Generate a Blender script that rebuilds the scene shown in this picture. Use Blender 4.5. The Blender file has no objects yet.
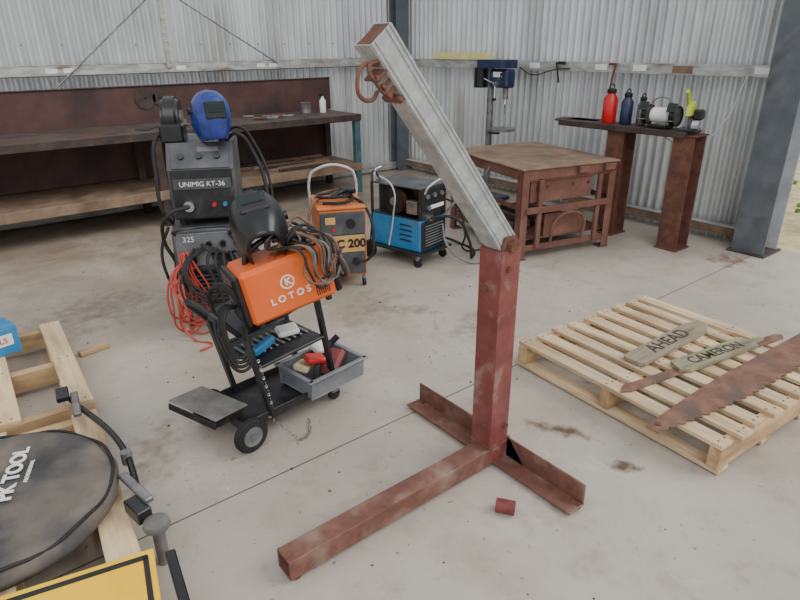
import bpy, bmesh, math, random
from mathutils import Vector, Matrix, Euler, noise as mnoise
random.seed(7)
COL=bpy.context.collection
R=math.radians
def lin(c):
    return tuple(((x/255)/12.92 if x/255<=.04045 else ((x/255+.055)/1.055)**2.4) for x in c)+(1,)
# ---------------- materials
def mat(name,c1,c2=None,scale=4,rough=.6,metal=0.,bump=0.,bscale=60,lo=.38,hi=.62,c3=None,s3=1.5,lo3=.55,hi3=.7,rand=0.,stretch=None,emit=None,coord='Object'):
    m=bpy.data.materials.new(name);m.use_nodes=True
    nt=m.node_tree;N=nt.nodes;Lk=nt.links;b=N['Principled BSDF']
    b.inputs['Roughness'].default_value=rough;b.inputs['Metallic'].default_value=metal
    tc=N.new('ShaderNodeTexCoord');vec=tc.outputs[coord]
    if rand>0 or stretch:
        mp=N.new('ShaderNodeMapping');Lk.new(vec,mp.inputs[0]);vec=mp.outputs[0]
        if stretch:mp.inputs['Scale'].default_value=stretch
        if rand>0:
            oi=N.new('ShaderNodeObjectInfo');mu=N.new('ShaderNodeMath');mu.operation='MULTIPLY';mu.inputs[1].default_value=37
            Lk.new(oi.outputs['Random'],mu.inputs[0]);Lk.new(mu.outputs[0],mp.inputs['Location'])
    col=None
    if c2:
        n=N.new('ShaderNodeTexNoise');n.inputs['Scale'].default_value=scale;n.inputs['Detail'].default_value=8;n.inputs['Roughness'].default_value=.65
        Lk.new(vec,n.inputs['Vector'])
        r=N.new('ShaderNodeValToRGB');r.color_ramp.elements[0].position=lo;r.color_ramp.elements[1].position=hi
        r.color_ramp.elements[0].color=lin(c1);r.color_ramp.elements[1].color=lin(c2)
        Lk.new(n.outputs['Fac'],r.inputs[0]);col=r.outputs[0]
        if c3:
            n3=N.new('ShaderNodeTexNoise');n3.inputs['Scale'].default_value=s3;n3.inputs['Detail'].default_value=6;Lk.new(vec,n3.inputs['Vector'])
            r3=N.new('ShaderNodeValToRGB');r3.color_ramp.elements[0].position=lo3;r3.color_ramp.elements[1].position=hi3;Lk.new(n3.outputs['Fac'],r3.inputs[0])
            mx=N.new('ShaderNodeMixRGB');Lk.new(r3.outputs[0],mx.inputs[0]);Lk.new(col,mx.inputs[1]);mx.inputs[2].default_value=lin(c3);col=mx.outputs[0]
        if rand>0:
            hs=N.new('ShaderNodeHueSaturation');mr=N.new('ShaderNodeMapRange');mr.inputs[3].default_value=1-rand;mr.inputs[4].default_value=1+rand
            Lk.new(oi.outputs['Random'],mr.inputs[0]);Lk.new(mr.outputs[0],hs.inputs['Value']);Lk.new(col,hs.inputs['Color']);col=hs.outputs[0]
        Lk.new(col,b.inputs['Base Color'])
    else: b.inputs['Base Color'].default_value=lin(c1)
    if bump>0:
        nb=N.new('ShaderNodeTexNoise');nb.inputs['Scale'].default_value=bscale;nb.inputs['Detail'].default_value=4;Lk.new(vec,nb.inputs['Vector'])
        bp=N.new('ShaderNodeBump');bp.inputs['Strength'].default_value=bump;bp.inputs['Distance'].default_value=.01
        Lk.new(nb.outputs['Fac'],bp.inputs['Height']);Lk.new(bp.outputs[0],b.inputs['Normal'])
    return m
M={}
M['galv']=mat('galvanised_sheet',(186,190,191),(218,220,220),scale=2.5,rough=.36,metal=.4,c3=(164,160,152),s3=3,lo3=.58,hi3=.8,stretch=(1,1,.25))
M['girt']=mat('girt_steel',(150,151,148),(196,196,190),scale=6,rough=.5,metal=.3,c3=(136,116,96),s3=2.5,lo3=.6,hi3=.72,stretch=(1,1,4))
M['galvarm']=mat('galvanised_channel',(154,158,158),(190,192,190),scale=14,rough=.42,metal=.35,c3=(134,122,108),s3=9,lo3=.6,hi3=.78,bump=.1)
M['rust']=mat('rusted_steel',(92,58,46),(122,82,64),scale=9,rough=.85,metal=.1,bump=.3,c3=(74,54,46),s3=4,lo3=.5,hi3=.75)
M['rustdust']=mat('dusty_rusted_steel',(118,98,80),(146,122,100),scale=5,rough=.8,bump=.2,c3=(98,76,62),s3=3,lo3=.5,hi3=.7)
M['rustblade']=mat('rusted_blade',(108,76,62),(138,102,84),scale=10,rough=.8,metal=.1,bump=.25,c3=(98,82,72),s3=6,lo3=.5,hi3=.65)
M['redox']=mat('red_oxide_paint',(112,56,54),(136,76,70),scale=8,rough=.5,metal=.05,bump=.2,c3=(142,118,108),s3=11,lo3=.56,hi3=.68)
M['redox2']=mat('worn_red_oxide',(100,64,54),(124,84,70),scale=9,rough=.6,metal=.05,bump=.25,c3=(142,122,106),s3=7,lo3=.5,hi3=.72)
M['tablered']=mat('table_red_brown',(100,64,54),(120,80,66),scale=7,rough=.7,metal=.05,bump=.15,c3=(134,102,86),s3=2.5,lo3=.5,hi3=.8)
M['brownplate']=mat('red_brown_plate',(74,50,46),(92,64,58),scale=3,rough=.7,metal=.05,c3=(58,44,44),s3=2,lo3=.5,hi3=.7)
M['benchtop']=mat('bench_plate',(66,60,58),(98,88,82),scale=4,rough=.6,metal=.3,bump=.2,c3=(92,68,56),s3=2,lo3=.5,hi3=.7)
M['benchdark']=mat('bench_edge_steel',(56,48,46),(84,68,60),scale=6,rough=.7,metal=.2,bump=.2)
M['teal']=mat('teal_paint',(60,94,100),(76,112,116),scale=10,rough=.5)
M['black']=mat('black_powdercoat',(26,26,28),(44,44,46),scale=12,rough=.45,bump=.05,c3=(92,86,80),s3=9,lo3=.6,hi3=.8)
M['rubber']=mat('black_rubber',(22,22,23),(40,39,38),scale=20,rough=.7)
M['plastic']=mat('black_plastic',(20,21,23),(34,35,38),scale=8,rough=.3)
M['charcoal']=mat('charcoal_enamel',(60,62,66),(84,86,90),scale=6,rough=.45,c3=(112,106,98),s3=5,lo3=.58,hi3=.78)
M['panel']=mat('grey_panel',(96,98,100),(122,124,126),scale=8,rough=.5)
M['orange']=mat('orange_enamel',(228,98,38),(238,112,48),scale=4,rough=.4,c3=(200,96,52),s3=12,lo3=.64,hi3=.76)
M['yelorange']=mat('yellow_orange_enamel',(192,150,88),(208,166,104),scale=5,rough=.45,c3=(150,118,80),s3=9,lo3=.55,hi3=.75)
M['orangebox']=mat('dull_orange_enamel',(196,108,54),(212,124,64),scale=5,rough=.45,c3=(140,90,60),s3=9,lo3=.55,hi3=.75)
M['blue']=mat('blue_enamel',(40,118,172),(56,136,190),scale=5,rough=.4,c3=(84,106,122),s3=8,lo3=.58,hi3=.75)
M['helmblue']=mat('blue_gloss_plastic',(28,44,110),(46,68,146),scale=10,rough=.22)
M['navy']=mat('navy_enamel',(28,40,70),(44,58,90),scale=8,rough=.4)
M['glass']=mat('dark_green_lens',(14,34,30),rough=.05)
M['white']=mat('white_paint',(226,226,220),(240,240,236),scale=8,rough=.5)
M['offwhite']=mat('scuffed_white_tube',(176,176,172),(200,200,196),scale=12,rough=.4)
M['chrome']=mat('bright_steel',(170,172,174),(200,202,204),scale=10,rough=.25,metal=.9)
M['steel']=mat('dull_steel',(110,110,110),(150,148,144),scale=12,rough=.45,metal=.6)
M['greysteel']=mat('dusty_grey_plate',(108,106,102),(138,135,130),scale=8,rough=.6,metal=.2)
M['copper']=mat('copper_wire',(150,84,50),(184,110,70),scale=40,rough=.35,metal=.7)
M['brownlead']=mat('dusty_brown_lead',(96,70,54),(128,96,74),scale=20,rough=.6)
M['red']=mat('red_plastic',(190,28,30),(206,40,40),scale=6,rough=.35)
M['redcable']=mat('red_cable',(170,58,48),(194,76,62),scale=20,rough=.5)
M['maroon']=mat('maroon_pipe',(104,44,44),(128,60,56),scale=20,rough=.6)
M['greyplastic']=mat('grey_tote_plastic',(104,107,112),(128,131,135),scale=6,rough=.5)
M['yellow']=mat('sign_yellow',(240,186,16),(250,200,24),scale=4,rough=.4,c3=(206,158,40),s3=9,lo3=.64,hi3=.8)
M['paleyellow']=mat('yellow_strip',(214,208,120),(232,226,150),scale=8,rough=.6)
M['lime']=mat('lime_plastic',(170,190,50),(190,206,70),scale=8,rough=.4)
M['wood']=mat('pallet_timber',(198,170,130),(224,202,164),scale=3,rough=.85,bump=.2,c3=(154,130,102),s3=1.6,lo3=.48,hi3=.75,rand=.14,stretch=(9,1,6))
M['woodx']=mat('pallet_bearer_timber',(172,140,102),(198,168,126),scale=3,rough=.85,bump=.2,c3=(128,102,78),s3=1.6,lo3=.5,hi3=.75,rand=.12,stretch=(1,9,6))
M['greywood']=mat('weathered_board',(136,124,104),(166,152,130),scale=3,rough=.85,bump=.3,stretch=(1,8,4),c3=(112,98,80),s3=3,lo3=.5,hi3=.75)
M['greenwood']=mat('weathered_green_board',(130,132,100),(160,158,126),scale=4,rough=.85,bump=.3,stretch=(1,8,4),c3=(112,100,78),s3=3,lo3=.5,hi3=.75)
M['coverfab']=mat('dusty_black_canvas',(58,57,58),(86,82,80),scale=4,rough=.8,bump=.5,bscale=9,c3=(122,112,100),s3=5,lo3=.48,hi3=.76)
M['colblue']=mat('blue_grey_column_paint',(82,88,94),(98,104,110),scale=4,rough=.5,c3=(72,72,76),s3=3,lo3=.55,hi3=.7)
M['colgrey']=mat('light_grey_column_paint',(160,164,168),(182,186,190),scale=4,rough=.5)
M['grass']=mat('dry_grass',(178,160,116),(214,200,158),scale=5,rough=.95,bump=.5,c3=(136,138,84),s3=1.2,lo3=.6,hi3=.7)
M['leaf']=mat('green_leaves',(86,118,44),(128,156,70),scale=20,rough=.7)
M['paleblue']=mat('pale_hose',(170,182,186),(190,200,202),scale=8,rough=.5)
M['cream']=mat('cream_card',(206,188,150),(224,208,176),scale=6,rough=.8)
def floor_mat():
    m=bpy.data.materials.new('concrete_floor');m.use_nodes=True
    nt=m.node_tree;N=nt.nodes;Lk=nt.links;b=N['Principled BSDF'];b.inputs['Roughness'].default_value=.5
    tc=N.new('ShaderNodeTexCoord');mpp=N.new('ShaderNodeMapping');Lk.new(tc.outputs['Object'],mpp.inputs[0]);mpp.inputs['Location'].default_value=(-4.75,-4.7,0)
    v=mpp.outputs[0]
    def noise(s,d=8,ro=.6,dist=0.):
        n=N.new('ShaderNodeTexNoise');n.inputs['Scale'].default_value=s;n.inputs['Detail'].default_value=d;n.inputs['Roughness'].default_value=ro;n.inputs['Distortion'].default_value=dist;Lk.new(v,n.inputs['Vector']);return n.outputs['Fac']
    def ramp(f,a,ca,bb,cb):
        r=N.new('ShaderNodeValToRGB');e=r.color_ramp.elements;e[0].position=a;e[1].position=bb;e[0].color=ca;e[1].color=cb;Lk.new(f,r.inputs[0]);return r.outputs[0]
    def mix(f,a,c,mode='MIX'):
        x=N.new('ShaderNodeMixRGB');x.blend_type=mode
        for i,s in ((0,f),(1,a),(2,c)):
            if isinstance(s,(tuple,float,int)): x.inputs[i].default_value=s
            else: Lk.new(s,x.inputs[i])
        return x.outputs[0]
    def math_(op,a,c=None,clamp=False):
        x=N.new('ShaderNodeMath');x.operation=op;x.use_clamp=clamp
        for i,s in ((0,a),(1,c)):
            if s is None:continue
            if isinstance(s,(float,int)):x.inputs[i].default_value=s
            else:Lk.new(s,x.inputs[i])
        return x.outputs[0]
    W=(1,1,1,1);K=(0,0,0,1)
    def gy(a):return (a,a,a,1)
    base=ramp(noise(1.1),.3,lin((168,159,146)),.7,lin((188,180,168)))
    base=mix(ramp(noise(5,12,.75),.5,K,.78,gy(.9)),base,lin((144,133,118)))
    base=mix(ramp(noise(.8,5,.5,1.),.54,K,.72,gy(.75)),base,lin((156,142,124)))
    base=mix(ramp(noise(2.2,12,.78,.6),.6,K,.7,gy(.7)),base,lin((126,110,92)))
    base=mix(ramp(noise(2.9,10,.7,1.5),.62,K,.7,gy(.5)),base,lin((202,196,186)))
    base=mix(ramp(noise(30,3,.5),.68,K,.73,gy(.8)),base,lin((124,112,98)))
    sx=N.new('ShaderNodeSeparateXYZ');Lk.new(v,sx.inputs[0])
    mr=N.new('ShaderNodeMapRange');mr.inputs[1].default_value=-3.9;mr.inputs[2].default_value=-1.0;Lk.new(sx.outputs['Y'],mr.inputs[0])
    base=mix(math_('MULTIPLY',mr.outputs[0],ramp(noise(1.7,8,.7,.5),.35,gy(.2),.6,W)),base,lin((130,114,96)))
    nz=noise(14,6)
    def blotch(x,y,rx,ry,ang,c,s=1.):
        ca,sa=math.cos(R(ang)),math.sin(R(ang))
        dx=math_('SUBTRACT',sx.outputs['X'],x);dy=math_('SUBTRACT',sx.outputs['Y'],y)
        a=math_('ADD',math_('MULTIPLY',dx,ca/rx),math_('MULTIPLY',dy,sa/rx));b_=math_('ADD',math_('MULTIPLY',dx,-sa/ry),math_('MULTIPLY',dy,ca/ry))
        q=math_('ADD',math_('MULTIPLY',a,a),math_('MULTIPLY',b_,b_))
        q=math_('SUBTRACT',1.,q);q=math_('ADD',q,math_('MULTIPLY',math_('SUBTRACT',nz,.5),5.));q=math_('MULTIPLY',q,s,True)
        return q,c
    for args in ((-3.41,-5.36,.17,.05,-62,lin((96,72,52)),.7),(-3.42,-5.68,.08,.04,-50,lin((100,78,58)),.7),(-.51,-4.76,.2,.17,0,lin((122,86,62)),.6),(-2.9,-4.3,.35,.12,20,lin((138,124,108)),.5),(-4.9,-4.4,.3,.1,60,lin((134,116,96)),.5),(-3.1,-3.9,.2,.1,-30,lin((124,112,98)),.5),(-4.7,-2.6,.5,.3,20,lin((110,94,78)),.4),(-3.7,-2.3,.5,.2,-10,lin((112,96,80)),.4),(-3.3,-3.7,.4,.2,40,lin((126,110,92)),.4)):
        f,c=blotch(*args);base=mix(f,base,c)
    def joint(axis,pos,w=.005):
        return math_('LESS_THAN',math_('ABSOLUTE',math_('SUBTRACT',sx.outputs[axis],pos)),w)
    base=mix(joint('Y',-4.83,.004),base,lin((100,92,84)))
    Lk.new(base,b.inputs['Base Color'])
    bp=N.new('ShaderNodeBump');bp.inputs['Strength'].default_value=.12;bp.inputs['Distance'].default_value=.01;Lk.new(noise(40),bp.inputs['Height']);Lk.new(bp.outputs[0],b.inputs['Normal'])
    return m
M['floor']=floor_mat()
# ---------------- helpers
def G(name,loc=(0,0,0),rz=0,rot=None):
    e=bpy.data.objects.new(name,None);e.empty_display_size=.1;e.location=loc;e.rotation_euler=rot if rot else (0,0,R(rz));COL.objects.link(e);return e
def fin(bm,name,p,m,loc,rot,smooth=False):
    me=bpy.data.meshes.new(name);bmesh.ops.recalc_face_normals(bm,faces=bm.faces);bm.to_mesh(me);bm.free()
    if smooth:
        for f in me.polygons:f.use_smooth=True
    me.materials.append(M[m] if isinstance(m,str) else m)
    o=bpy.data.objects.new(name,me);COL.objects.link(o);o.location=loc;o.rotation_euler=tuple(R(a) for a in rot);o.parent=p;return o
def box(p,name,size,loc,m,rot=(0,0,0),bev=.004):
    bm=bmesh.new();bmesh.ops.create_cube(bm,size=1)
    bmesh.ops.scale(bm,vec=size,verts=bm.verts)
    b=min(bev,min(size)*.3)
    if b>0:bmesh.ops.bevel(bm,geom=bm.edges[:],offset=b,segments=1,affect='EDGES')
    return fin(bm,name,p,m,loc,rot)
def cyl(p,name,r,h,loc,m,rot=(0,0,0),r2=None,seg=24,bev=0):
    bm=bmesh.new();bmesh.ops.create_cone(bm,cap_ends=True,segments=seg,radius1=r,radius2=r if r2 is None else r2,depth=h)
    if bev:
        es=[e for e in bm.edges if abs(e.verts[0].co.z-e.verts[1].co.z)<1e-6];bmesh.ops.bevel(bm,geom=es,offset=bev,segments=3,affect='EDGES')
    o=fin(bm,name,p,m,loc,rot)
    for f in o.data.polygons:
        if len(f.vertices)<=4:f.use_smooth=True
    try:o.data.set_sharp_from_angle(angle=R(40))
    except Exception:pass
    return o
def plate(p,name,pts,th,m,loc=(0,0,0),rot=(0,0,0),holes=None):
    bm=bmesh.new();vs=[bm.verts.new((x,y,0)) for x,y in pts];f=bm.faces.new(vs)
    r=bmesh.ops.extrude_face_region(bm,geom=[f]);bmesh.ops.translate(bm,vec=(0,0,th),verts=[v for v in r['geom'] if isinstance(v,bmesh.types.BMVert)])
    bmesh.ops.triangulate(bm,faces=[f for f in bm.faces if len(f.verts)>4])
    return fin(bm,name,p,m,loc,rot)
def lathe(p,name,prof,m,loc,rot=(0,0,0),seg=28):
    bm=bmesh.new();rings=[]
    for r,z in prof:
        rings.append([bm.verts.new((r*math.cos(2*math.pi*i/seg),r*math.sin(2*math.pi*i/seg),z)) for i in range(seg)])
    for a,b in zip(rings,rings[1:]):
        for i in range(seg):bm.faces.new((a[i],a[(i+1)%seg],b[(i+1)%seg],b[i]))
    if prof[0][0]>1e-4 and prof[0]!=prof[-1]:bm.faces.new(rings[0])
    if prof[-1][0]>1e-4 and prof[0]!=prof[-1]:bm.faces.new(rings[-1])
    bmesh.ops.remove_doubles(bm,verts=bm.verts,dist=1e-5)
    o=fin(bm,name,p,m,loc,rot,True)
    try:o.data.set_sharp_from_angle(angle=R(45))
    except Exception:pass
    return o
def tube(p,name,pts,r,m,cyclic=False,smooth=True,loc=(0,0,0),rot=(0,0,0)):
    c=bpy.data.curves.new(name,'CURVE');c.dimensions='3D';c.bevel_depth=r;c.bevel_resolution=3;c.use_fill_caps=True;c.resolution_u=8
    if smooth:
        s=c.splines.new('BEZIER');s.bezier_points.add(len(pts)-1)
        for b,q in zip(s.bezier_points,pts):b.co=q;b.handle_left_type=b.handle_right_type='AUTO'
    else:
        s=c.splines.new('POLY');s.points.add(len(pts)-1)
        for b,q in zip(s.points,pts):b.co=(*q,1)
    s.use_cyclic_u=cyclic
    c.materials.append(M[m]);o=bpy.data.objects.new(name,c);COL.objects.link(o);o.parent=p;o.location=loc;o.rotation_euler=tuple(R(a) for a in rot);return o
def text(p,body,size,loc,rot,m,ext=.001,al='CENTER',off=0):
    c=bpy.data.curves.new('label','FONT');c.body=body;c.size=size;c.extrude=ext;c.align_x=al;c.align_y='CENTER';c.offset=off
    c.materials.append(M[m]);o=bpy.data.objects.new('label_text',c);COL.objects.link(o);o.parent=p;o.location=loc;o.rotation_euler=tuple(R(a) for a in rot);return o
# ---------------- room
def corrugated(name,p0,dirv,nrm,L,H,pitch=.085,amp=.019):
    bm=bmesh.new();n=int(L/pitch*10);prev=None
    for i in range(n+1):
        s=L*i/n;c=math.cos(2*math.pi*s/pitch);a=amp*(abs(c)**.75)*(1 if c>0 else -1)
        q=Vector(p0)+Vector(dirv)*s+Vector(nrm)*(a-amp)
        v=(bm.verts.new(q),bm.verts.new(q+Vector((0,0,H))))
        if prev:bm.faces.new((prev[0],v[0],v[1],prev[1]))
        prev=v
    me=bpy.data.meshes.new(name);bm.to_mesh(me);bm.free()
    for f in me.polygons:f.use_smooth=True
    me.materials.append(M['galv']);o=bpy.data.objects.new(name,me);COL.objects.link(o);return o
corrugated('wall_back',(-9.5,.03,0),(1,0,0),(0,-1,0),9.53,3.4)
corrugated('wall_right',(.03,.03,0),(0,-1,0),(-1,0,0),4.75,3.4)
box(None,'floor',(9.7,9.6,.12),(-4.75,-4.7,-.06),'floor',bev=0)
box(None,'ground_outside',(60,80,.1),(30.1,-10,-.14),'grass',bev=0)
g=G('trim_1')
box(g,'girt_web',(9.4,.006,.1),(-4.75,-.02,1.40),'girt');box(g,'girt_lip_top',(9.4,.06,.006),(-4.75,-.05,1.45),'girt');box(g,'girt_face',(9.4,.006,.085),(-4.75,-.08,1.402),'girt')
for x in (-4.2,-4.05,-2.1,-1.95,-3.0):box(g,'tag',(.1,.003,.04),(x,-.0845,1.40),'white')
for x in [-9+.33*i for i in range(27)]:
    for z in (1.62,2.5):cyl(g,'screw',.008,.01,(x,-.0,z),'steel',(90,0,0),seg=6)
g=G('trim_2')
box(g,'girt_face',(.006,4.6,.085),(-.08,-2.35,1.385),'girt');box(g,'girt_lip_top',(.06,4.6,.006),(-.05,-2.35,1.43),'girt');box(g,'girt_web',(.006,4.6,.09),(-.02,-2.35,1.385),'girt')
for y in (-2.3,-3.1,-3.5,-4.55):box(g,'tag',(.003,.13,.05),(-.0845,y,1.39),'white')
box(g,'rust_patch',(.003,.18,.06),(-.0845,-3.9,1.385),'rustdust')
g=G('trim_3');box(g,'base_girt',(.07,4.6,.07),(-.05,-2.35,.1),'rustdust');box(g,'base_girt_top',(.08,4.6,.01),(-.05,-2.35,.14),'girt')
g=G('trim_4');box(g,'base_channel',(9.3,.05,.09),(-4.75,-.04,.06),'girt')
g=G('corner_column')
box(g,'flange_front',(.2,.012,3.4),(-.13,-.16,1.7),'colblue',bev=.002);box(g,'web',(.01,.14,3.4),(-.13,-.09,1.7),'colblue',bev=0);box(g,'flange_rear',(.2,.01,3.4),(-.13,-.02,1.7),'colblue',bev=.002)
g=G('door_column')
box(g,'flange_front',(.014,.25,3.4),(-.24,-4.78,1.7),'colblue',bev=.002);box(g,'web',(.24,.012,3.4),(-.11,-4.78,1.7),'colgrey',bev=.002);box(g,'flange_rear',(.014,.25,3.4),(.02,-4.78,1.7),'colgrey',bev=.002)
box(g,'base_plate',(.34,.3,.015),(-.11,-4.78,.008),'benchdark')
g=G('cross_bracing')
tube(g,'rod_1',[(-4.2,-.1,1.25),(-3.1,-.1,2.15)],.008,'steel',smooth=False)
tube(g,'rod_2',[(-3.3,-.1,2.25),(-1.9,-.1,1.42)],.008,'steel',smooth=False)
box(g,'strut',(.05,.02,2.0),(-3.12,-.1,2.4),'girt')
# ---------------- back workbench
g=G('steel_workbench')
box(g,'top',(6.9,.86,.02),(-4.77,-.45,.875),'benchtop');box(g,'top_front_lip',(6.9,.012,.07),(-4.77,-.885,.85),'benchdark')
box(g,'lower_shelf',(6.9,.84,.02),(-4.77,-.45,.33),'rustdust');box(g,'lower_shelf_lip',(6.9,.012,.09),(-4.77,-.875,.30),'rustdust')
box(g,'splashback',(7.1,.015,.36),(-4.78,-.11,1.06),'brownplate');box(g,'back_panel',(6.9,.015,.5),(-4.77,-.11,.6),'brownplate')
box(g,'splash_edge',(7.1,.03,.012),(-4.78,-.115,1.242),'benchdark')
for x in (-1.36,-3.6,-5.9,-8.1):
    box(g,'leg_front',(.07,.07,.86),(x,-.84,.43),'teal' if x==-1.36 else 'benchdark');box(g,'leg_rear',(.07,.07,.86),(x,-.2,.43),'benchdark')
    box(g,'rail',(.05,.6,.05),(x,-.5,.83),'benchdark')
    box(g,'brace',(.03,.6,.05),(x,-.5,.27),'benchdark')
for x,r in ((-3.42,.10),(-3.28,.07)):
    lathe(None,'grinding_disc' ,[(.012,0),(r,0),(r,.006),(.012,.006),(.012,0)],'benchdark',(x,-.122,1.12),(90,0,0))
g=G('spray_bottle',(-1.55,-.45,.886));lathe(g,'body',[(.035,0),(.037,.01),(.037,.13),(.015,.16),(.012,.18)],'white',(0,0,0));box(g,'trigger',(.06,.02,.03),(-.01,0,.19),'plastic')
g=G('storage_tin',(-1.75,-.4,.886));lathe(g,'body',[(.06,0),(.062,.004),(.06,.01),(.06,.11),(.062,.116),(.055,.12),(.0,.118)],'steel',(0,0,0))
g=G('offcut_pile',(-2.4,-.5,.886))
for i in range(7):box(g,'offcut_%d'%i,(random.uniform(.1,.35),random.uniform(.03,.07),.02),(random.uniform(-.3,.3),random.uniform(-.15,.2),.012+.0*i),'rust' if i%2 else 'steel',(0,0,random.uniform(-30,30)))
g=G('scrap_bars',(-2.2,-.5,.341))
for i in range(9):box(g,'bar_%d'%i,(random.uniform(.5,1.1),.03,.03),(random.uniform(-.3,.4),-.27+.07*i,.016),'rustdust' if i%3 else 'benchdark',(0,0,random.uniform(-3,3)))
g=G('angle_grinder',(-3.35,-.62,.886),20)
cyl(g,'body',.03,.2,(0,0,.032),'navy',(0,90,0));cyl(g,'disc',.055,.004,(.14,0,.012),'steel');cyl(g,'head',.03,.05,(.13,0,.035),'steel');tube(g,'cord',[(-.1,0,.03),(-.2,.05,.006),(-.3,-.02,.006),(-.35,.1,.006)],.004,'rubber')
# ---------------- welding table
g=G('welding_table',(-1.25,-3.29,0),-14)
w,d=.92,1.1
box(g,'top_plate',(w+.03,d+.03,.014),(0,0,.725),'rustdust')
for s in (-1,1):
    box(g,'rim_%d'%s,(w,.01,.08),(0,s*(d/2-.005),.68),'tablered');box(g,'rim_side_%d'%s,(.01,d,.08),(s*(w/2-.005),0,.68),'tablered')
    for t in (-1,1):
        box(g,'leg',(.07,.008,.68),(s*(w/2-.035),t*(d/2-.004),.34),'tablered');box(g,'leg_b',(.008,.07,.68),(s*(w/2-.004),t*(d/2-.035),.34),'tablered')
        box(g,'foot',(.09,.09,.01),(s*(w/2-.04),t*(d/2-.04),.005),'rust')
    box(g,'rail_low_side',(.01,d-.1,.05),(s*(w/2-.015),0,.14),'rust');box(g,'rail_mid_side',(.01,d-.1,.04),(s*(w/2-.015),0,.42),'rust')
box(g,'rail_mid',(w-.1,.03,.05),(0,-d/2+.0,.4),'tablered');box(g,'rail_low',(w-.1,.02,.05),(0,-d/2+.02,.09),'tablered')
box(g,'panel_top',(.6,.006,.17),(-.06,-d/2+.03,.54),'tablered')
box(g,'panel_low',(.4,.006,.2),(.0,-d/2+.035,.25),'tablered')
box(g,'rail_upper',(w-.1,.02,.025),(0,-d/2+.02,.635),'tablered')
for x in (-.28,.3):box(g,'upright',(.04,.03,.55),(x,-d/2+.005,.36),'tablered')
for x in (-.3,-.2,.05,.2):cyl(g,'bolt_hole',.014,.006,(x,-d/2+.027,.57),'benchdark',(90,0,0),seg=10)
tube(g,'handle_arch',[(-.16,-d/2-.01,.13),(-.14,-d/2-.03,.3),(0,-d/2-.035,.36),(.14,-d/2-.03,.3),(.16,-d/2-.01,.13)],.012,'tablered')
box(g,'top_tabs',(.1,.04,.05),(.1,-d/2-.02,.69),'tablered');box(g,'top_tab2',(.1,.04,.05),(.36,-d/2-.02,.69),'tablered')
box(g,'lower_shelf',(w-.05,d-.05,.01),(0,0,.16),'rust')
for i in range(6):box(g,'scrap_%d'%i,(.06,.5,.06),(-.35+i*.09,.0,.2+.02*(i%2)),'benchdark' if i%2 else 'rustdust',(0,0,random.uniform(-12,12)))
tube(g,'hanging_hook',[(-w/2-.01,-.1,.68),(-w/2-.04,-.1,.6),(-w/2-.01,-.1,.52)],.006,'steel')
# ---------------- drill press
g=G('drill_press',(-.42,-2.06,0),0)
box(g,'base',(.26,.4,.04),(0,0,.02),'navy',bev=.01);cyl(g,'column',.035,1.35,(0,.05,.69),'steel')
cyl(g,'table',.15,.025,(0,-.12,.76),'steel');box(g,'table_arm',(.06,.16,.05),(0,-.01,.73),'navy')
box(g,'head',(.14,.26,.18),(0,-.1,1.27),'navy',bev=.02);plate(g,'pulley_cover',[(-.09,-.2),(.09,-.2),(.11,-.15),(.11,.18),(.06,.22),(-.06,.22),(-.11,.18),(-.11,-.15)],.08,'navy',(0,-.02,1.37))
cyl(g,'motor',.075,.2,(0,.2,1.27),'plastic');cyl(g,'quill',.03,.12,(0,-.16,1.13),'steel');cyl(g,'chuck',.025,.06,(0,-.16,1.05),'chrome',r2=.018);cyl(g,'bit',.005,.1,(0,-.16,.97),'steel')
for a in (20,140,260):
    ca,sa=math.cos(R(a)),math.sin(R(a));tube(g,'lever',[(-.1,-.1,1.22),(-.13,-.1+.15*ca,1.22+.15*sa)],.007,'chrome',smooth=False)
    cyl(g,'knob',.014,.03,(-.13,-.1+.15*ca,1.22+.15*sa),'plastic',(0,90,0))
cyl(g,'hub',.025,.05,(-.09,-.1,1.22),'chrome',(0,90,0));box(g,'sticker',(.003,.12,.05),(-.072,-.1,1.31),'white')
g=G('wall_notice_strip');box(g,'strip',(.01,1.0,.07),(-.1,-1.22,1.475),'paleyellow',bev=.001)
for i in range(5):box(g,'mark',(.003,.03,.04),(-.106,-.85-i*.18,1.475),'cream')
# ---------------- beam stands with plank top
def hbeam(p,name,h,w,dp,loc,m):
    t=.012
    box(p,name+'_flange_a',(t,w,h),(loc[0]-dp/2,loc[1],h/2),m,bev=.001);box(p,name+'_flange_b',(t,w,h),(loc[0]+dp/2,loc[1],h/2),m,bev=.001);box(p,name+'_web',(dp,t,h),(loc[0],loc[1],h/2),m,bev=0)
    box(p,name+'_foot',(dp+.05,w+.03,.012),(loc[0],loc[1],.006),m)
    box(p,name+'_cap',(dp+.03,w+.03,.012),(loc[0],loc[1],h-.006),m)
g=G('grinder_bench',(0,0,0))
hbeam(g,'pedestal_a',.935,.17,.18,(-.55,-4.3),'rust');hbeam(g,'pedestal_b',.935,.16,.18,(-.55,-3.7),'rust')
box(g,'plank',(.26,1.2,.02),(-.55,-3.72,.946),'benchtop');box(g,'plank_edge',(.012,1.2,.05),(-.68,-3.72,.935),'benchdark')
box(g,'plank_2',(.2,.4,.02),(-.48,-3.2,.946),'benchtop',(0,0,12))
def bottle(name,loc,m,h=.27,r=.042):
    g=G(name,loc);lathe(g,'body',[(r*.9,0),(r,.01),(r,h*.68),(r*.62,h*.78),(r*.55,h*.82)],m,(0,0,0));lathe(g,'cap',[(r*.62,h*.82),(r*.66,h*.84),(r*.66,h*.93),(r*.4,h*.96),(0,h*.96)],'plastic',(0,0,0))
    tube(g,'carry_loop',[(r*.5,0,h*.93),(r*.45,0,h*1.03),(-r*.45,0,h*1.03),(-r*.5,0,h*.93)],.005,'plastic')
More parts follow.
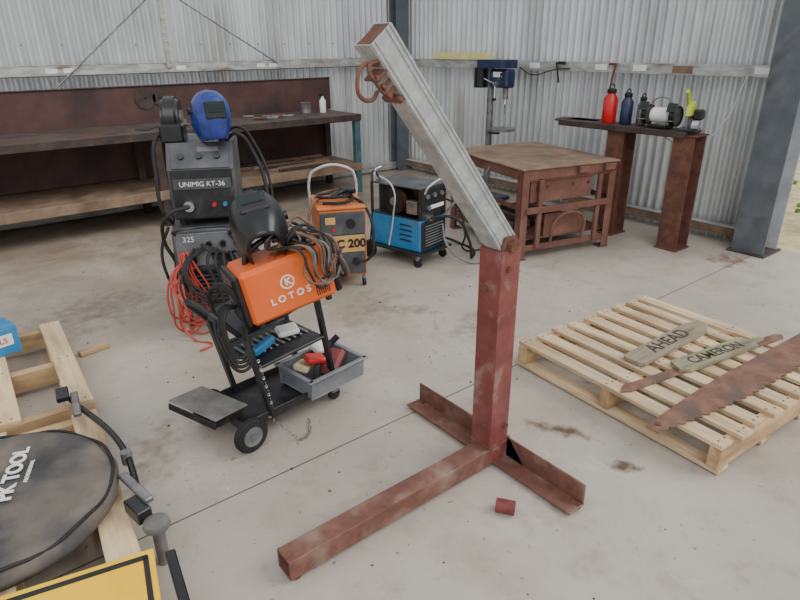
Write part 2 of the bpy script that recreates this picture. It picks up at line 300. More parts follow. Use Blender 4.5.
bottle('drink_bottle',(-.58,-3.57,.958),'red',.3,.06);bottle('drink_bottle',(-.56,-3.72,.958),'navy',.27,.05);bottle('drink_bottle',(-.52,-3.84,.958),'steel',.24,.042)
g=G('bench_grinder',(-.56,-4.04,.958),0)
box(g,'base',(.14,.16,.03),(0,0,.015),'plastic',bev=.006);cyl(g,'motor',.06,.16,(0,0,.1),'white',(90,0,0),bev=.01)
for s in (-1,1):
    cyl(g,'wheel',.07,.02,(0,s*.12,.1),'steel',(90,0,0))
    lathe(g,'guard',[(.07,-.02),(.08,-.02),(.08,.02),(.07,.02),(.07,-.02)],'plastic',(0,s*.12,.1),(90,0,0));box(g,'tool_rest',(.05,.05,.006),(-.09,s*.12,.07),'steel')
    box(g,'eye_shield',(.003,.08,.07),(-.08,s*.12,.17),'glass',(0,20,0))
tube(g,'spark_arm',[(0,.1,.16),(-.02,.06,.22),(-.02,-.05,.23),(0,-.1,.17)],.006,'steel')
g=G('cut_off_saw',(-.56,-4.28,.958),15)
box(g,'base',(.2,.14,.02),(0,0,.01),'plastic');cyl(g,'blade',.09,.004,(0,.0,.11),'steel',(90,0,0));plate(g,'blade_guard',[(-.1,0),(-.08,.07),(0,.1),(.08,.07),(.1,0)],.04,'lime',(0,.02,.12),(90,0,0))
box(g,'motor',(.1,.08,.08),(.03,-.05,.12),'plastic',bev=.015);tube(g,'handle',[(0,.03,.2),(-.06,.03,.28),(-.1,.03,.3)],.016,'lime');cyl(g,'clamp_ring',.04,.05,(-.06,-.06,.05),'chrome',(90,0,0))
g=G('power_cord');tube(g,'cord',[(-.09,-2.1,1.37),(-.12,-2.3,1.3),(-.11,-2.6,1.36),(-.09,-2.75,1.37)],.005,'rubber')
tube(g,'cord_2',[(-.5,-3.9,.97),(-.3,-4.2,.8),(-.2,-4.35,.95),(-.1,-4.45,1.36)],.005,'paleblue')
g=G('quick_clamp');box(g,'bar',(.01,.02,.3),(-.11,-3.25,1.28),'maroon',(8,0,0));box(g,'jaw',(.02,.06,.02),(-.11,-3.23,1.42),'maroon')
g=G('g_clamp');box(g,'bar',(.01,.02,.2),(-.11,-2.62,1.33),'plastic',(-14,0,0));box(g,'jaw',(.02,.09,.03),(-.11,-2.66,1.42),'plastic')
# ---------------- wire feed welder (blue/black)
g=G('wire_feed_welder',(-2.52,-3.33,0),12)
w,d=.33,.5
box(g,'base_tray',(w+.06,d+.1,.02),(w/2,d/2,.11),'black')
for x in (0,w):
    cyl(g,'rear_wheel',.07,.03,(x+(.03 if x else -.03),d,.07),'rubber',(0,90,0));cyl(g,'caster',.035,.02,(x,.02,.036),'rubber',(0,90,0));box(g,'caster_fork',(.03,.03,.05),(x,.02,.08),'steel')
box(g,'lower_case',(w,d,.25),(w/2,d/2,.245),'blue',bev=.008)
box(g,'upper_case',(w-.1,d,.24),(w/2+.05,d/2,.49),'plastic',bev=.006)
box(g,'side_floor',(.1,d,.01),(.05,d/2,.375),'black');box(g,'top_cover',(w,d,.012),(w/2,d/2,.612),'charcoal')
box(g,'side_post_a',(.02,.02,.24),(.01,.01,.49),'black');box(g,'side_post_b',(.02,.02,.24),(.01,d-.01,.49),'black')
lathe(g,'wire_spool',[(.02,-.03),(.1,-.03),(.1,-.025),(.06,-.02),(.06,.02),(.1,.025),(.1,.03),(.02,.03),(.02,-.03)],'plastic',(.03,.26,.49),(0,90,0));cyl(g,'wire_winding',.092,.04,(.03,.26,.49),'copper',(0,90,0));cyl(g,'spool_hub',.03,.07,(.025,.26,.49),'steel',(0,90,0))
box(g,'feeder',(.05,.1,.1),(.03,.09,.46),'steel')
box(g,'front_panel',(w-.02,.012,.23),(w/2,-.004,.49),'black');box(g,'front_vent_panel',(w-.02,.012,.22),(w/2,-.004,.245),'black')
for i in range(8):box(g,'louvre_%d'%i,(w-.1,.008,.008),(w/2,-.014,.165+i*.022),'panel')
for i,(x,z) in enumerate(((.07,.55),(.16,.55),(.25,.55),(.09,.46))):cyl(g,'knob_%d'%i,.018,.02,(x,-.015,z),'panel',(90,0,0))
box(g,'label_strip',(.17,.004,.03),(.2,-.012,.46),'white');cyl(g,'torch_socket',.025,.04,(.08,-.03,.39),'chrome',(90,0,0))
tube(g,'handle',[(.03,-.02,.58),(.03,-.06,.64),(w-.03,-.06,.64),(w-.03,-.02,.58)],.008,'offwhite')
for s in range(4):box(g,'blue_slot_%d'%s,(.004,.12,.01),(-.002,.14+s*.0,.2+s*.04),'plastic')
tube(g,'torch_cable',[(.08,-.05,.39),(.16,-.2,.4),(.3,-.25,.2),(.42,-.2,.02),(.6,-.1,.015),(.68,.12,.02),(.5,.25,.15),(.42,.1,.45),(.28,-.03,.54)],.011,'rubber')
tube(g,'torch_cable_2',[(.26,-.02,.36),(.34,-.12,.48),(.46,-.14,.36),(.55,-.2,.1),(.62,-.28,.015),(.45,-.34,.015),(.3,-.25,.02),(.22,-.1,.15),(.26,-.02,.3)],.009,'panel')
tube(g,'torch_cable_3',[(.3,0,.5),(.4,-.06,.42),(.44,-.12,.2),(.52,-.06,.03),(.7,-.2,.012),(.66,-.36,.012),(.5,-.3,.015)],.008,'rubber')
tube(g,'gas_hose',[(.05,.42,.63),(-.06,.34,.68),(-.08,.2,.62),(-.05,.22,.4),(-.06,.26,.15)],.006,'paleblue')
tube(g,'gas_hose_2',[(.1,.48,.62),(-.03,.44,.7),(-.08,.4,.58),(-.08,.42,.3),(-.05,.48,.03)],.007,'rubber')
tube(g,'regulator_pipe',[(-.0,.45,.62),(0.02,.46,.7),(.08,.45,.72)],.012,'chrome')
# ---------------- arc welder
g=G('arc_welder',(-3.35,-3.24,0),-24)
w,d=.33,.42
for x in (.02,w-.02):
    cyl(g,'wheel_rear',.06,.025,(x,d,.06),'rubber',(0,90,0));cyl(g,'wheel_front',.03,.02,(x,.03,.03),'rubber',(0,90,0));box(g,'fork',(.02,.03,.05),(x,.03,.07),'steel')
box(g,'case',(w,d,.48),(w/2,d/2,.33),'orangebox',bev=.01);box(g,'top_lid',(w+.01,d+.01,.02),(w/2,d/2,.58),'orangebox',bev=.006)
box(g,'front_frame',(w-.02,.008,.45),(w/2,-.003,.33),'charcoal')
box(g,'front_label',(w-.03,.008,.12),(w/2,-.009,.33),'yelorange');text(g,'ARC 200',.083,(w/2,-.015,.33),(90,0,0),'plastic',off=.003)
box(g,'meter_panel',(w-.03,.008,.15),(w/2,-.009,.475),'charcoal');box(g,'meter',(.07,.008,.05),(.08,-.015,.5),'yelorange');cyl(g,'dial',.032,.02,(.22,-.02,.475),'plastic',(90,0,0));cyl(g,'switch',.012,.02,(.1,-.02,.44),'red',(90,0,0))
for x in (.08,.25):cyl(g,'socket',.024,.03,(x,-.02,.2),'plastic',(90,0,0))
for i in range(5):box(g,'louvre_%d'%i,(.004,.2,.01),(-.002,.22,.22+i*.03),'plastic')
tube(g,'push_handle',[(.0,d-.04,.5),(.0,d-.04,.72),(.03,d-.04,.77),(w-.03,d-.04,.77),(w,d-.04,.72),(w,d-.04,.5)],.01,'offwhite',smooth=True)
tube(g,'lead_coil',[(.05,.1,.6),(.2,.05,.61),(.27,.2,.62),(.15,.3,.62),(.03,.2,.63),(.1,.08,.64),(.25,.1,.65),(.2,.25,.64),(.33,.05,.58),(.37,-.05,.35),(.33,-.05,.22),(.25,-.03,.2)],.01,'rubber')
tube(g,'lead_coil_2',[(.08,-.03,.2),(.02,-.08,.15),(-.04,-.04,.3),(-.02,.1,.6),(.1,.2,.62),(.2,.3,.64),(.06,.34,.61),(.02,.15,.61)],.009,'brownlead')
tube(g,'electrode_clamp',[(.12,.1,.64),(.2,.12,.67),(.27,.06,.68)],.018,'plastic')
# ---------------- helmet builder
def helmet(name,loc,rot,m,s=1.0):
    g=G(name,loc,rot=tuple(R(a) for a in rot))
    bm=bmesh.new();nu,nv=28,18;grid=[]
    for j in range(nv+1):
        v=j/nv;z=-.17+.33*v; row=[]
        if v<.45: wd=.072+.05*math.sin(v/.45*math.pi/2);dp=.13+.03*math.sin(v/.45*math.pi/2)
        else:
            q=(v-.45)/.55;c=math.sqrt(max(0,1-q**2.4));wd=.122*max(c,.02);dp=.16*max(c,.02)
        for i in range(nu+1):
            a=math.pi*(-.12+1.24*i/nu)
            ca,sa=math.cos(a),math.sin(a)
            x=wd*(abs(ca)**.8)*(1 if ca>0 else -1);y=-dp*(abs(sa)**.75)*(1 if sa>0 else -1)
            row.append(bm.verts.new((x*s,y*s,z*s)))
        grid.append(row)
    for j in range(nv):
        for i in range(nu):bm.faces.new((grid[j][i],grid[j][i+1],grid[j+1][i+1],grid[j+1][i]))
    o=fin(bm,'shell',g,m,(0,0,0),(0,0,0),True)
    md=o.modifiers.new('t','SOLIDIFY');md.thickness=.004;md.offset=1
    box(g,'visor_frame',(.135*s,.03*s,.115*s),(0,-.152*s,.01),'plastic',(-3,0,0),bev=.01);box(g,'visor_lens',(.1*s,.012*s,.055*s),(0,-.166*s,.018),'glass',(-3,0,0))
    for sx in (-1,1):cyl(g,'pivot_knob',.022*s,.03,(sx*.125*s,0,.03*s),'plastic',(0,90,0))
    tube(g,'headband',[(-.1*s,0,.03),(-.08*s,.09*s,.04),(0,.13*s,.05),(.08*s,.09*s,.04),(.1*s,0,.03)],.008,'plastic')
    box(g,'vent_ridge',(.05*s,.02,.05*s),(0,-.115*s,.11*s),m,(-38,0,0),bev=.006)
    return g
# ---------------- stack
g=G('welding_power_source',(-4.33,-3.24,0),-24)
w,d=.42,.62
for x in (0,w):
    cyl(g,'wheel_rear',.08,.03,(x+(.025 if x else -.025),d-.02,.08),'rubber',(0,90,0));cyl(g,'caster',.04,.025,(x+(-.03 if x else .03),.04,.04),'rubber',(0,90,0));box(g,'fork',(.035,.03,.05),(x+(-.03 if x else .03),.04,.09),'steel')
box(g,'case',(w,d,.5),(w/2,d/2,.37),'charcoal',bev=.01);box(g,'front_bezel',(w-.03,.012,.2),(w/2,-.004,.5),'panel');box(g,'front_lower',(w-.03,.01,.22),(w/2,-.004,.26),'plastic')
for i in range(7):box(g,'louvre_%d'%i,(w-.1,.008,.009),(w/2,-.01,.18+i*.026),'charcoal')
text(g,'325',.045,(.09,-.012,.565),(90,0,0),'white')
for x in (.2,.28,.36):cyl(g,'knob',.018,.02,(x,-.018,.53),'plastic',(90,0,0))
for x in (.1,.32):cyl(g,'socket',.025,.03,(x,-.018,.44),'plastic',(90,0,0))
tube(g,'grab_handle',[(.02,-.01,.6),(.02,-.04,.625),(w-.02,-.04,.625),(w-.02,-.01,.6)],.008,'black')
rr=random.Random(11)
for i in range(7):
    o1=rr.uniform(-.03,.03);o2=rr.uniform(-.03,.03);b=rr.uniform(.02,.14);f=.02*i
    tube(g,'red_lead_%d'%i,[(.06+f*.4,-.03,.46-.01*i),(-.02+o1+f*.5,-.1,.38+o2),(-.06+f+o2,-.13-.01*i,.2+o1),(-.03+f+o1,-.12,b),(.03+f,-.11,b-.01+.02*rr.random()),(.07+f+o2,-.1,.22+o1),(.04+f*.6+o1,-.07,.4+o2*.6),(.03+f*.5,-.035,.5)],.006,'redcable')
tube(g,'red_lead_tail',[(.08,-.1,.3),(.0,-.14,.12),(.06,-.2,.012),(.16,-.28,.01),(.1,-.35,.01)],.006,'redcable')
for i in range(5):
    tube(g,'black_lead_%d'%i,[(.3,-.03,.44),(.2+.04*i,-.12,.5),(.24+.04*i,-.18,.3-.02*i),(.3+.03*i,-.17,.14),(.42,-.14,.2+.02*i),(.42+.02*i,-.1,.45),(.32,-.05,.6)],.009,'rubber')
for i in range(4):
    o1=rr.uniform(-.03,.03)
    tube(g,'looped_lead_%d'%i,[(.12+.02*i,-.04,.52),(.05+o1,-.12,.42),(.06+.03*i,-.16,.28+o1),(.15+.03*i,-.17,.22+.02*i),(.24+o1,-.15,.34),(.22+.02*i,-.09,.48),(.16,-.04,.54)],.008,'rubber')
tube(g,'side_cable',[(-.02,.1,.62),(-.07,.05,.5),(-.06,.02,.35),(-.02,.1,.2),(-.04,.3,.3),(-.02,.4,.6)],.009,'rubber')
g=G('wire_feeder',(-4.28,-3.18,.632),-28)
w,d=.37,.5
for x in (.04,w-.04):
    for y in (.05,d-.05):cyl(g,'foot',.02,.03,(x,y,.015),'rubber')
box(g,'case',(w,d,.3),(w/2,d/2,.18),'charcoal',bev=.012);box(g,'side_door',(.008,d-.06,.26),(-.003,d/2,.18),'black')
plate(g,'raked_top',[(0,0),(d,0),(d,.14),(.09,.14)],w,'charcoal',(0,0,.32),(90,0,90))
box(g,'front_panel',(w-.03,.01,.28),(w/2,-.004,.18),'black');box(g,'name_plate',(w-.05,.008,.06),(w/2,-.011,.24),'charcoal');text(g,'UNIMIG KT-36',.04,(w/2,-.017,.24),(90,0,0),'white',off=0)
box(g,'upper_panel',(w-.05,.15,.006),(w/2,.04,.39),'charcoal',(57.5,0,0))
for x in (.08,.18,.28):cyl(g,'knob',.018,.02,(x,.03,.392),'plastic',(57.5,0,0))
box(g,'display',(.12,.004,.03),(.23,.058,.425),'panel',(-32,0,0))
cyl(g,'torch_socket',.03,.05,(.1,-.03,.12),'chrome',(90,0,0));cyl(g,'red_port',.012,.02,(.24,-.02,.12),'red',(90,0,0));cyl(g,'blue_port',.012,.02,(.3,-.02,.12),'blue',(90,0,0))
tube(g,'carry_handle',[(.3,.15,.46),(.3,.15,.5),(.3,.42,.5),(.3,.42,.46)],.012,'plastic')
cyl(g,'spool_cover',.13,.1,(.02,.32,.57),'plastic',(0,90,0),bev=.02);cyl(g,'spool_hub',.05,.12,(.02,.32,.57),'steel',(0,90,0))
box(g,'top_box',(.13,.16,.1),(.04,.17,.51),'plastic',bev=.01)
tube(g,'torch_cable',[(.33,.12,.46),(.4,.1,.5),(.48,.1,.4),(.55,.0,.1),(.52,.05,-.2)],.011,'rubber')
tube(g,'torch_cable_2',[(.3,.3,.46),(.4,.25,.52),(.5,.15,.42),(.57,.05,.18),(.55,-.02,-.1)],.008,'rubber')
tube(g,'hose_loop',[(-.0,.2,.5),(-.05,.08,.48),(-.06,-.0,.3),(-.05,-.03,.1),(-.02,.05,0)],.011,'rubber')
tube(g,'hose_loop_2',[(.1,-.06,.12),(.0,-.14,.1),(-.06,-.08,-.05),(-.02,-.05,-.2)],.011,'rubber')
helmet('welding_helmet',(-4.0,-3.22,1.24),(-12,0,-8),'helmblue',.84)
# ---------------- welding cart
CR=8
g=G('welding_cart',(-4.575,-4.6,0),CR)
L,W=.56,.3
for y in (-.02,W+.02):
    cyl(g,'wheel',.078,.035,(.02,y,.078),'rubber',(90,0,0),bev=.008);cyl(g,'wheel_hub',.045,.04,(.02,y,.078),'panel',(90,0,0));cyl(g,'axle_nut',.015,.05,(.02,y,.078),'steel',(90,0,0))
cyl(g,'axle',.01,W+.04,(.02,W/2,.078),'steel',(90,0,0))
for y in (.04,W-.04):
    cyl(g,'caster',.03,.022,(L-.03,y,.03),'rubber',(90,0,0));box(g,'caster_fork',(.04,.034,.045),(L-.03,y,.062),'steel')
box(g,'bottom_tray',(L,W,.008),(L/2,W/2,.1),'black')
for y in (0,W):box(g,'tray_side',(L+.04,.006,.045),(L/2,y,.115),'black')
for x in (0,L):box(g,'tray_end',(.006,W,.045),(x,W/2,.115),'black')
def bar(a,b,wd,th,m,name,wy=None):
    a=Vector(a);b=Vector(b);v=b-a;o=box(g,name,(wd,th,v.length),(a+b)/2,m)
    o.rotation_euler=v.to_track_quat('Z','Y').to_euler();return o
for y in (0.005,W-.005):
    bar((.15,y,.1),(.06,y,.53),.035,.02,'black','upright_rear');bar((.51,y,.1),(.43,y,.6),.035,.02,'black','upright_front')
    bar((.1,y,.36),(.46,y,.38),.03,.015,'black','mid_side');bar((.04,y,.52),(.47,y,.6),.045,.012,'black','top_side')
box(g,'mid_shelf',(.36,W-.02,.006),(.28,W/2,.37),'black',(0,-3,0))
for i in range(10):box(g,'shelf_slot',(.012,.14,.008),(.13+i*.033,W/2,.3715+.0017*i),'steel',(0,-3,0))
box(g,'hand_tool',(.14,.04,.04),(.2,.1,.395),'blue',(0,-3,20),bev=.01);box(g,'plastic_wrap',(.1,.08,.03),(.36,.14,.4),'white',(5,-3,-20),bev=.012)
box(g,'top_shelf',(.43,W-.02,.006),(.255,W/2,.562),'black',(0,-10.3,0))
box(g,'bottle_plate',(.19,.28,.008),(-.035,.21,.165),'greysteel',(3,8,14));box(g,'bottle_plate_lip',(.006,.28,.03),(-.128,.19,.15),'black',(3,8,14));box(g,'bottle_plate_arm',(.14,.03,.04),(-.02,.1,.13),'black')
tube(g,'rear_push_handle',[(.05,.02,.52),(0.0,.02,.58),(-.03,.02,.62),(-.03,W-.02,.62),(.0,W-.02,.58),(.05,W-.02,.52)],.011,'black')
for i in range(22):
    t=i/21;x=.12+.2*t;y=-.02-.1*math.sin(t*3.1);z=max(.007,.12-.3*t) if t<.4 else .007
    lathe(g,'chain_link_%d'%i,[(.006,-.0015),(.0085,0),(.006,.0015),(.0045,0),(.006,-.0015)],'steel',(x,y,z),(90*(i%2),0,30*i),seg=10)
for i in range(12):
    lathe(g,'hang_link_%d'%i,[(.006,-.0015),(.0085,0),(.006,.0015),(.0045,0),(.006,-.0015)],'chrome',(.1+.004*i,-.012,.4-.022*i),(90,0,90*(i%2)),seg=10)
g=G('plasma_cutter',(-4.51,-4.64,.55),rot=(0,R(-11),R(-8)))
w,d,h=.38,.19,.235
box(g,'case',(w,d,h),(w/2+.02,d/2,h/2+.015),'orange',bev=.018)
for x in (.0,w+.02):box(g,'end_panel',(.03,d-.01,h-.01),(x+.01,d/2,h/2+.015),'plastic',bev=.012)
for x in (.06,w-.02):
    for y in (.03,d-.03):cyl(g,'foot',.014,.02,(x,y,.007),'rubber')
lathe(g,'logo_ring',[(.024,0),(.03,0),(.03,.002),(.024,.002),(.024,0)],'white',(.2,-.0005,.155),(90,0,0));text(g,'K',.038,(.202,-.002,.155),(90,0,0),'white',off=.002)
text(g,'L O T O S',.04,(.2,-.0015,.092),(90,0,0),'white',off=.001)
for i in range(7):box(g,'vent',(.004,.002,.05),(.31+i*.009,-.0005,.07),'plastic')
tube(g,'top_handle',[(.08,d/2,h+.01),(.1,d/2,h+.05),(.32,d/2,h+.05),(.34,d/2,h+.01)],.012,'plastic')
rr=random.Random(5)
for k in range(8):
    rx=rr.uniform(.045,.075)
    pts=[]
    cx,cy,cz=.27+rr.uniform(-.02,.06),.03+.02*k,h+.045+rr.uniform(-.015,.02)
    for i in range(12):
        a=i/12*2*math.pi;pts.append((cx+rx*math.cos(a)+rr.uniform(-.01,.01),cy+.03*math.sin(a*2)+rr.uniform(-.01,.01),max(h+.025,cz+rx*.7*math.sin(a))))
    tube(g,'torch_loop_%d'%k,pts,.006,('rubber','brownlead','rubber','panel')[k%4],cyclic=True)
for k in range(10):
    a,b_,c_=(rr.uniform(-.03,.03) for _ in range(3))
    tube(g,'torch_drop_%d'%k,[(.2+.018*k,.02,h+.07+a),(.27+.016*k,-.03,h+.02+b_),(.26+.016*k+b_,-.05,h-.06-.008*k),(.32+.012*k,-.06,h-.12+a+.008*k),(.4+.004*k+c_,-.03,h-.05+b_),(.4,.04,h+.04),(.33,.08,h+.08)],.0055,('rubber','brownlead','brownlead','panel')[k%4])
for k in range(4):
    tube(g,'rear_lead_%d'%k,[(-.01,.08,.1),(-.06,.02+.02*k,.12),(-.09-.01*k,-.0,.05-.03*k),(-.06,.0,-.08-.02*k),(-.02,.02,-.03),(-.02,.05,.18+.01*k),(-.07,.1,.2),(-.09,.12,.05)],.007,'rubber')
helmet('welding_helmet',(-4.37,-4.51,.935),(-58,-10,-20),'plastic',.86)
g=G('parts_tote',(-4.23,-4.6,.112),CR)
tw,td,th=.3,.24,.1
box(g,'bottom',(tw,td,.006),(tw/2,td/2,.003),'greyplastic')
for y in (0,td):box(g,'side',(tw+.02,.006,th),(tw/2,y,th/2),'greyplastic',(6 if y==0 else -6,0,0))
for x in (0,tw):box(g,'end',(.006,td,th),(x,td/2,th/2),'greyplastic',(0,-6 if x==0 else 6,0))
for y in (-.008,td+.008):box(g,'rim',(tw+.06,.022,.01),(tw/2,y,th),'greyplastic')
for x in (-.012,tw+.012):box(g,'rim_end',(.024,td+.03,.01),(x,td/2,th),'greyplastic')
box(g,'red_case',(.16,.09,.05),(.2,.1,.08),'maroon',(0,-22,25),bev=.015);box(g,'rag',(.1,.08,.04),(.08,.17,.08),'cream',(10,12,30),bev=.015);box(g,'black_tool',(.14,.03,.03),(.08,.07,.09),'plastic',(0,-15,40));tube(g,'grip',[(.18,.17,.09),(.26,.19,.12),(.3,.17,.16)],.015,'rubber')
box(g,'red_glove',(.1,.08,.03),(.12,.13,.12),'red',(0,10,-20),bev=.014);box(g,'white_cloth',(.09,.07,.04),(.2,.19,.13),'white',(20,10,10),bev=.016)
# ---------------- crane stand
g=G('shop_crane_stand',(-3.81,-5.29,0))
t=.008
box(g,'cross_foot_vertical',(t,.94,.095),(.06,.04,.06),'redox2',bev=.002);box(g,'cross_foot_flat',(.085,.94,t),(.02,.04,.016),'redox2',bev=.002)
LL=.92
for z in (.02,.088):box(g,'leg_plate',(LL,.075,t),(-LL/2-.04,-.01,z),'redox2',bev=.001)
for y in (-.047,.027):box(g,'leg_side',(LL,t,.075),(-LL/2-.04,y,.054),'redox2',bev=.001)
for x,y in ((-.93,-.03),(-.93,.02),(.045,.48),(.045,-.41)):cyl(g,'foot_roller',.014,.03,(x,y,.014),'rust',(90,0,0))
pw=.1
for s in (-1,1):
    box(g,'post_side_x',(.006,pw,.91),(s*pw/2,0,.475),'redox',bev=.001);box(g,'post_side_y',(pw,.006,.91),(0,s*pw/2,.475),'redox',bev=.001)
plate(g,'gusset_a',[(0,0),(.09,0),(0,.1)],.008,'redox2',(.056,.05,.02),(90,0,90));plate(g,'gusset_b',[(0,0),(-.09,0),(0,.1)],.008,'redox2',(.056,-.05,.02),(90,0,90))
box(g,'weld_bead',(.11,.11,.012),(0,0,.1),'rust',bev=.004)
for x,y,z in ((-.055,-.02,.2),(-.055,.01,.78),(-.01,-.056,.86),(.03,-.056,.18)):cyl(g,'bolt',.012,.014,(x,y,z),'rust',(0,90,0) if x==-.055 else (90,0,0),seg=6)
for s in (-1,1):
    plate(g,'pivot_ear',[(-.045,0),(.045,0),(.045,.07),(.02,.1),(-.03,.1),(-.045,.07)],.008,'rust',(0,s*.046+.004,.88),(90,0,0))
cyl(g,'pivot_pin',.015,.13,(0,0,.945),'rust',(90,0,0));cyl(g,'pivot_nut',.024,.018,(0,-.06,.945),'rust',(90,0,0),seg=6)
arm=G('boom',(0,0,.945));arm.parent=g
ang=-math.degrees(math.atan2(.555,.69));arm.rotation_euler=(0,R(ang),0)
AL=.905;aw=.084;ad=.075
box(arm,'web',(aw,.004,AL),(0,-ad/2,AL/2-.03),'galvarm',bev=.001)
for s in (-1,1):
    box(arm,'flange',(.004,ad,AL),(s*aw/2,0,AL/2-.03),'galvarm',bev=.001);box(arm,'lip',(.018,.004,AL),(s*(aw/2-.009),ad/2,AL/2-.03),'galvarm',bev=.001)
    box(arm,'web_rib',(.01,.005,AL),(s*.024,-ad/2-.003,AL/2-.03),'galvarm',bev=.002)
    box(arm,'web_bead',(.008,.005,AL),(s*(aw/2-.004),-ad/2-.003,AL/2-.03),'galvarm',bev=.002)
box(arm,'end_cap',(aw-.006,ad-.006,.006),(0,0,AL-.036),'rust');box(arm,'butt_plate',(.086,.088,.05),(0,0,-.02),'rust')
box(arm,'hook_plate',(.05,.06,.008),(-.06,-.01,AL-.11),'rust')
for z in (AL-.17,AL-.14,AL-.11):tube(arm,'clamp_bolt',[(-.045,-.03,z),(-.075,-.03,z)],.005,'rust',smooth=False);cyl(arm,'clamp_nut',.01,.01,(-.073,-.03,z),'rust',(0,90,0),seg=6)
tube(arm,'hook',[(-.045,-.02,AL-.09),(-.085,-.02,AL-.06),(-.125,-.02,AL-.08),(-.14,-.02,AL-.115),(-.115,-.02,AL-.145),(-.09,-.02,AL-.14)],.006,'rust')
tube(arm,'u_bolt',[(-.042,-.03,AL-.08),(-.075,-.03,AL-.07),(-.085,-.03,AL-.115),(-.075,-.03,AL-.16),(-.042,-.03,AL-.165)],.0055,'rust')
for i in range(4):cyl(arm,'rust_washer',.012,.016,(-.05,-.03+.02*i,AL-.2),'rust',(0,90,0),seg=8)
# ---------------- pallets
def pallet(name,loc,rz,W=1.1,D=1.1,n=9,bw=.085,skip=()):
    g=G(name,loc,rz)
    for i in range(n):
        if i in skip:continue
        x=-W/2+bw/2+(W-bw)*i/(n-1)
        box(g,'deck_board_%d'%i,(bw+random.uniform(-.008,.008),D,.02),(x,random.uniform(-.01,.01),.135),'wood',(0,0,random.uniform(-.8,.8)),bev=.002)
        for y in (-D/2+.03,0,D/2-.03):
            for s in (-.02,.02):cyl(g,'nail',.004,.003,(x+s,y+random.uniform(-.01,.01),.146),'rust',seg=6)
    for i,y in enumerate((-D/2+.03,0,D/2-.03)):box(g,'bearer_%d'%i,(W,.05,.098),(0,y,.076),'woodx',bev=.002)
    for i in range(4):
        x=-W/2+bw/2+(W-bw)*i/3;box(g,'base_board_%d'%i,(bw,D,.018),(x,0,.016),'wood',bev=.002)
    return g
pallet('timber_pallet',(-2.6,-5.43,0),-4,1.1,1.12,9,.078)
pallet('timber_pallet',(-5.54,-3.46,0),-3,1.1,1.03,8,.095,skip=(6,))
pallet('timber_pallet',(-5.63,-4.54,0),-6,1.1,1.03,7,.095,skip=(5,))
zt=.149
g=G('crosscut_saw',(-3.31,-5.71,zt),-4)
Ls=1.75;top=[];bot=[]
n=70
for i in range(n+1):
    x=Ls*i/n;wd=.05+.125*math.sin(min(1,(x+.05)/.8)*math.pi/2) if x<.8 else .175
    bot.append((x,-wd*.62+(.016 if i%2 else 0)))
for i in range(n,-1,-1):
    x=Ls*i/n;wd=.05+.125*math.sin(min(1,(x+.05)/.8)*math.pi/2) if x<.8 else .175
    top.append((x,wd*.38))
plate(g,'blade',bot+top,.004,'rustblade',(0,0,.001));cyl(g,'handle_rivet',.01,.008,(.05,0,.006),'rust')
g=G('rusty_blade',(-3.15,-5.46,zt),-11)
plate(g,'blade',[(0,-.012),(.05,-.03),(1.16,-.03),(1.2,0),(1.16,.025),(.05,.025)],.004,'rustblade')
g=G('engraved_board',(-2.87,-5.35,zt),-1)
plate(g,'board',[(0,-.04),(.02,-.06),(.6,-.065),(.68,-.03),(.7,.0),(.68,.03),(.6,.06),(.02,.055),(0,.04)],.018,'greywood',(0,0,.001));text(g,'AHEAD',.105,(.33,0,.0195),(0,0,0),'benchdark',off=.001)
g=G('engraved_board',(-2.78,-5.52,zt+.006),-11)
plate(g,'board',[(0,-.03),(.06,-.055),(.56,-.05),(.58,-.015),(.66,-.012),(.66,.015),(.58,.015),(.56,.055),(.03,.05)],.016,'greenwood');text(g,'CAMERON',.08,(.3,0,.0165),(0,0,0),'benchdark',off=.001)
# ---------------- left foreground items
g=G('round_padded_cover',(-5.46,-4.6,.147))
prof=[(.3,0),(.36,.004),(.385,.025),(.39,.045),(.38,.07),(.365,.085),(.34,.095)]+[(.34-.034*i,.095+.0008*i) for i in range(1,10)]+[(0,.1)]
dr=lathe(g,'drum',prof,'coverfab',(0,0,0),seg=72)
for v in dr.data.vertices:
    if v.co.z>.02:
        k=mnoise.noise(Vector((v.co.x*7,v.co.y*7,1.3)))+.5*mnoise.noise(Vector((v.co.x*16,v.co.y*16,4.)))
        v.co.z+=.012*k
        rr_=math.hypot(v.co.x,v.co.y)
        if rr_>.3:
            s=1+.03*mnoise.noise(Vector((v.co.x*9,v.co.y*9,7.)));v.co.x*=s;v.co.y*=s
tube(g,'piping',[(.372*math.cos(i/36*2*math.pi),.372*math.sin(i/36*2*math.pi),.082+.006*math.sin(i*1.7)) for i in range(36)],.006,'rubber',cyclic=True)
text(g,'PK TOOL',.07,(.08,.06,.108),(0,0,70),'white',ext=.002,off=.002);text(g,'PROFESSIONAL',.018,(.125,.04,.108),(0,0,70),'white',ext=.002)
g=G('ratchet_bar',(0,0,0))
tube(g,'bar',[(-5.11,-4.02,.19),(-5.03,-4.5,.19),(-5.07,-4.9,.19)],.012,'plastic');box(g,'lever',(.03,.2,.02),(-5.1,-4.1,.2),'steel',(0,0,-8));box(g,'lever_pad',(.05,.1,.025),(-5.13,-4.0,.21),'plastic',(0,0,-8))
box(g,'lever_2',(.03,.2,.02),(-5.065,-4.82,.21),'steel',(0,0,10));box(g,'latch',(.05,.1,.05),(-5.085,-4.9,.18),'plastic',(0,0,10));cyl(g,'pivot',.02,.05,(-5.035,-4.6,.19),'steel')
g=G('magnetic_clamp_base',(-5.055,-4.985,0));lathe(g,'stem',[(.02,0),(.02,.14),(.012,.15)],'steel',(0,0,0));lathe(g,'disc',[(0,.15),(.04,.15),(.044,.16),(.04,.175),(.015,.18),(0,.18)],'greysteel',(0,0,0))
g=G('warning_sign',(-5.1,-5.1,.178),rot=(R(12),0,R(-13)))
